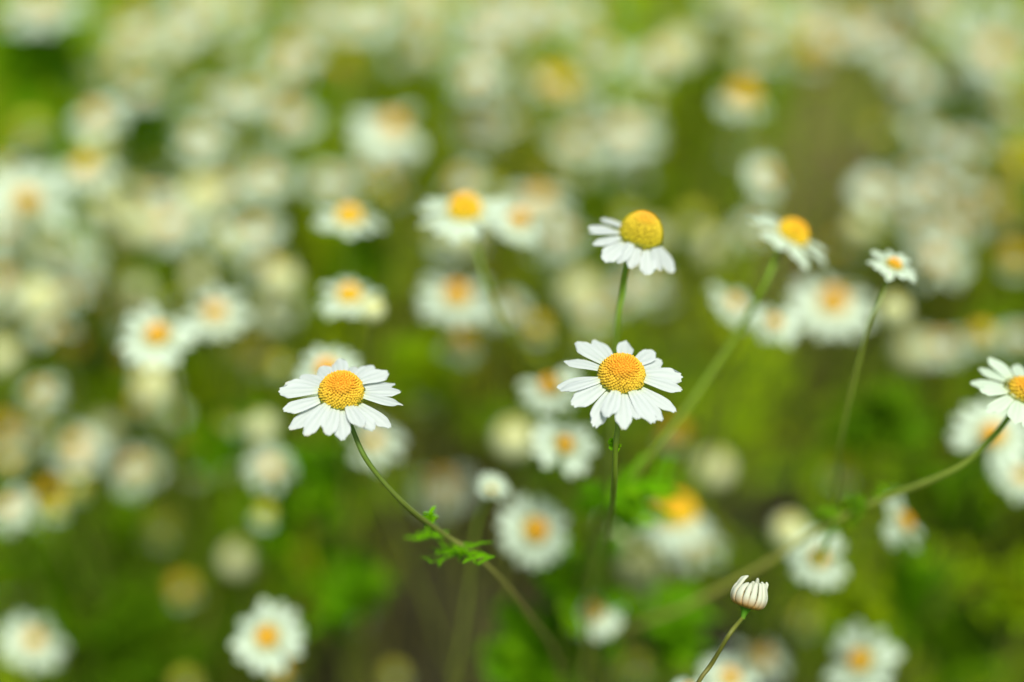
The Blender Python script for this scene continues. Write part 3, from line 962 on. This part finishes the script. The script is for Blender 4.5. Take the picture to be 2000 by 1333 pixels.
# ------------------------------------------------------------------ the meadow's flowers to either side of the view
def side_meadow(n=150):
    r = random.Random(31)
    V, Fc, C, MI, off = [], [], [], [], 0
    cache = {}

    def put(me, R, t, sc, mi):
        nonlocal off
        if me.name not in cache:
            v = np.array([q.co[:] for q in me.vertices]); c = np.array([d.color[:3] for d in me.color_attributes[0].data])
            cache[me.name] = (v, c, [tuple(p.vertices) for p in me.polygons])
        v, c, f = cache[me.name]
        V.append((v * sc) @ R.T + t); C.append(c)
        Fc.extend(tuple(off + i for i in p) for p in f); MI.extend([mi] * len(f)); off += len(v)

    for k in range(n):
        x = r.uniform(-950, -150) if k % 2 else r.uniform(2150, 2950)
        y, mm = r.uniform(40, 760), r.uniform(1.5, 2.1)
        H = at(x, y, mm)
        if H[2] > 0.285 or H[2] < 0.12: continue
        nrm = normal_of(r.uniform(2, 22), r.uniform(-20, 20)); R = frame(nrm, r.uniform(0, 6)); sc = r.uniform(.009, .012)
        put(r.choice(COROLLA["WWWD"[k % 4]]), R, H, sc, 0)
        put(UNIT_DISC[k % 3], R, H, sc, 1)
        P = ground_path(H, nrm, k)
        put(stem_mesh(P, .0007, .0009, S_GREEN, S_BROWN, seg=5, n=4, name=f"stalk{k}"), np.eye(3), np.zeros(3), 1.0, 2)
    me = mesh("flower_meadow", np.concatenate(V), Fc, np.concatenate(C), mats=[M_PETAL, M_DISC, M_STEM])
    me.polygons.foreach_set("material_index", np.array(MI, dtype=np.int32))
    tag(link("flower_meadow", me), "more white chamomile carrying on to both sides of the view", kind="stuff")


side_meadow()

# ------------------------------------------------------------------ leafy shoots one can tell apart
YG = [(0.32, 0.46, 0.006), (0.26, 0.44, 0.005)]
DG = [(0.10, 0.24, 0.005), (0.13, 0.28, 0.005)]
for i, (x, y, mm, rp, lab, cols, n_, dirn) in enumerate([
    (1050, 1275, 1.62, 95, "round bright green leaf tuft at the bottom edge, right of the dark soil", BG, 40, (0, 0)),
    (1290, 1215, 1.6, 80, "bright green fan of leaves beneath the round cream bud", BG, 34, (1.2, -.4)),
    (1170, 1215, 1.6, 70, "green leaves around the white head split by a stem", BG, 26, (0, 0)),
    (1110, 1130, 1.5, 70, "green leaves below the star-shaped daisy", BG, 22, (0, 0)),
    (655, 1150, 1.75, 85, "bright green leaf clump left of the dark soil", BG, 34, (.8, 0)),
    (540, 1030, 1.8, 75, "upright green leaves below the soft white head", BG, 26, (0, 1)),
    (450, 860, 1.8, 75, "green leaf clump between the lone cream head and the soft white one", BG, 28, (0, 0.6)),
    (640, 930, 1.7, 70, "green leaves under the bowed-stem daisy", BG, 24, (0, .6)),
    (830, 760, 1.9, 95, "tall lime green leaves right of the bowed-stem daisy", YG, 30, (0, 1.2)),
    (1190, 1000, 1.5, 60, "green leaves beside the upright stems", BG, 20, (.8, .5)),
    (1680, 1200, 1.7, 60, "bright green leaves above the long slantwise head", YG, 22, (0, .5)),
    (1770, 1150, 1.9, 85, "mid green leaves arching right of the white daisy facing us", BG, 24, (1, .3)),
    (1985, 1160, 1.7, 60, "bright green leaves at the right edge, low down", YG, 24, (0, .5)),
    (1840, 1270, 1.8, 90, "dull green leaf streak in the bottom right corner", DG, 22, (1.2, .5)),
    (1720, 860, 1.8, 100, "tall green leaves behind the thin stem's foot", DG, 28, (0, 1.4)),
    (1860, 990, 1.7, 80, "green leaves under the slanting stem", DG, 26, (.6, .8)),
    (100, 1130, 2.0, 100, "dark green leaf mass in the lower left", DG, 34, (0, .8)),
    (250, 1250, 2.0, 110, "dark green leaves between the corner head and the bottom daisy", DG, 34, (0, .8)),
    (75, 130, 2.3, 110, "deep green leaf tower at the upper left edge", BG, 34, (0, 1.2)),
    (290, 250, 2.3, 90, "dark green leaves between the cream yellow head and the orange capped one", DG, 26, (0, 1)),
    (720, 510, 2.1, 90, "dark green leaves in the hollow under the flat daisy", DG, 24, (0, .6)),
    (1380, 120, 2.6, 90, "lime green leaves left of the capped white head", YG, 26, (0, .8)),
    (640, 190, 2.5, 90, "lime green leaves between the cream head and the largest oval", YG, 26, (0, .8)),
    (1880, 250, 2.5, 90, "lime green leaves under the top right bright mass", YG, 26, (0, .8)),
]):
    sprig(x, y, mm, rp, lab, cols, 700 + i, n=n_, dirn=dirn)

# ------------------------------------------------------------------ undergrowth
def noise2(x, y):
    return (np.sin(x * 9.1 + 1.7 * np.sin(y * 7.3 + .4)) + np.sin(y * 11.7 + 1.3 * np.sin(x * 13.1 + 2.0)) + np.sin((x + y) * 17.0 + 1.1)) / 3


def undergrowth():
    r = np.random.default_rng(21)
    n_ = 4600
    y = 0.30 + 2.1 * r.random(n_) ** 1.45
    x = r.uniform(-1, 1, n_) * (0.24 + 0.50 * y)
    keep = r.random(n_) < np.clip(0.50 + 1.3 * noise2(x * 6, y * 4.5), 0.04, 1)
    # bare soil seen in the photo: the dark hollow at the bottom, the brown gap at the upper right
    soil = ((x + 0.030) / 0.058) ** 2 + ((y - 0.45) / 0.17) ** 2 < 1
    soil |= (np.abs(x - 0.25 * y) < 0.055) & (y > 0.5) & (y < 1.35)
    soil |= (np.abs(x - 0.045 * y) < 0.018) & (y > 0.42) & (y < 0.62)
    keep &= (y > 0.50) | (r.random(n_) < 0.34)          # thinner growth in the near, shaded part
    keep &= ~soil
    x, y = x[keep], y[keep]
    # same growth carried on unseen below the frame, added to shade the near plants
    xa, ya = r.uniform(-.34, .34, 1100), r.uniform(-.12, .30, 1100)
    x, y = np.concatenate([x, xa]), np.concatenate([y, ya])
    n_ = len(x)
    top = np.interp(y, [0.28, 0.365, 0.42, 0.46, 0.52, 0.62, 2.4], [0.04, 0.085, 0.135, 0.195, 0.245, 0.27, 0.275])
    front = np.clip(0.335 - 0.885 * y, 0.03, 0.19)
    top = np.where(np.arange(n_) >= n_ - 1100, front, top)
    H = top * np.clip(0.78 + 0.45 * noise2(x * 5 + 1, y * 4), 0.35, 1.1) * r.uniform(0.75, 1.08, n_)
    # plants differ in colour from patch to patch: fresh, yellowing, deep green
    q = np.interp(y, [0.42, 0.56, 0.75], [-0.45, 0.15, 0.25]) + noise2(x * 6.5 + 5, y * 5 + 2) * 1.2   # near plants get darker green, painting in the hollow's shade + r.normal(0, 0.35, n_)
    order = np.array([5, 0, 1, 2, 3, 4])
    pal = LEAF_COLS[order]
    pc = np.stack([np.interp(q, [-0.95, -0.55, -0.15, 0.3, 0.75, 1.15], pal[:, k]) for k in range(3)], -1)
    parts = []
    for _ in range(3):
        tip = np.stack([x + r.normal(0, .024, n_), y + r.normal(0, .024, n_), H * r.uniform(.8, 1.0, n_)], -1)
        b = np.stack([x, y, np.full(n_, -0.004)], -1)
        cst = np.array([[0.14, 0.20, 0.012]]) * r.uniform(.7, 1.3, (n_, 1))
        parts.append(strips(b, tip, np.full(n_, 0.0014), cst, r))
        for k in range(5):
            f = (1 - 0.7 * r.random(n_) ** 1.6)[:, None]
            o = b + (tip - b) * f
            d = r.normal(0, 1, (n_, 3)); d[:, 2] = np.abs(d[:, 2]) * 0.5 + 0.1
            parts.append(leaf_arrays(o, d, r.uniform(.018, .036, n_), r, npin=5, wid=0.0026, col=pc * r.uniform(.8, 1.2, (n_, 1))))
    # bare stalks and blades leaning across one another
    ks = 520
    ky = 0.36 + 0.70 * r.random(ks)
    kx = r.uniform(-1, 1, ks) * (0.22 + 0.42 * ky)
    ok = ~((((kx + 0.030) / 0.065) ** 2 + ((ky - 0.45) / 0.18) ** 2 < 1))
    kx, ky = kx[ok], ky[ok]
    ks = len(kx)
    kh = np.interp(ky, [0.28, 0.365, 0.42, 0.46, 0.52, 0.62, 2.4], [0.07, 0.125, 0.17, 0.21, 0.245, 0.262, 0.265]) * r.uniform(.7, 1.0, ks)
    b = np.stack([kx, ky, np.full(ks, -0.004)], -1)
    tip = b + np.stack([r.normal(0, .55, ks) * kh, np.abs(r.normal(0, .25, ks)) * kh, kh], -1)
    kc = np.array([[0.26, 0.44, 0.01], [0.18, 0.38, 0.008], [0.30, 0.40, 0.02], [0.36, 0.32, 0.09]])[r.integers(0, 4, ks)]
    parts.append(strips(b, tip, r.uniform(.0012, .0030, ks), kc, r))
    v, q, c = join(parts)
    o = link("undergrowth", mesh("undergrowth", v, q, c, smooth=False, mats=[M_LEAF]))
    tag(o, "feathery green chamomile foliage filling the meadow between the flowers", kind="stuff")


undergrowth()
print("heads", len(exec_rows), "objects", len(scene.objects))
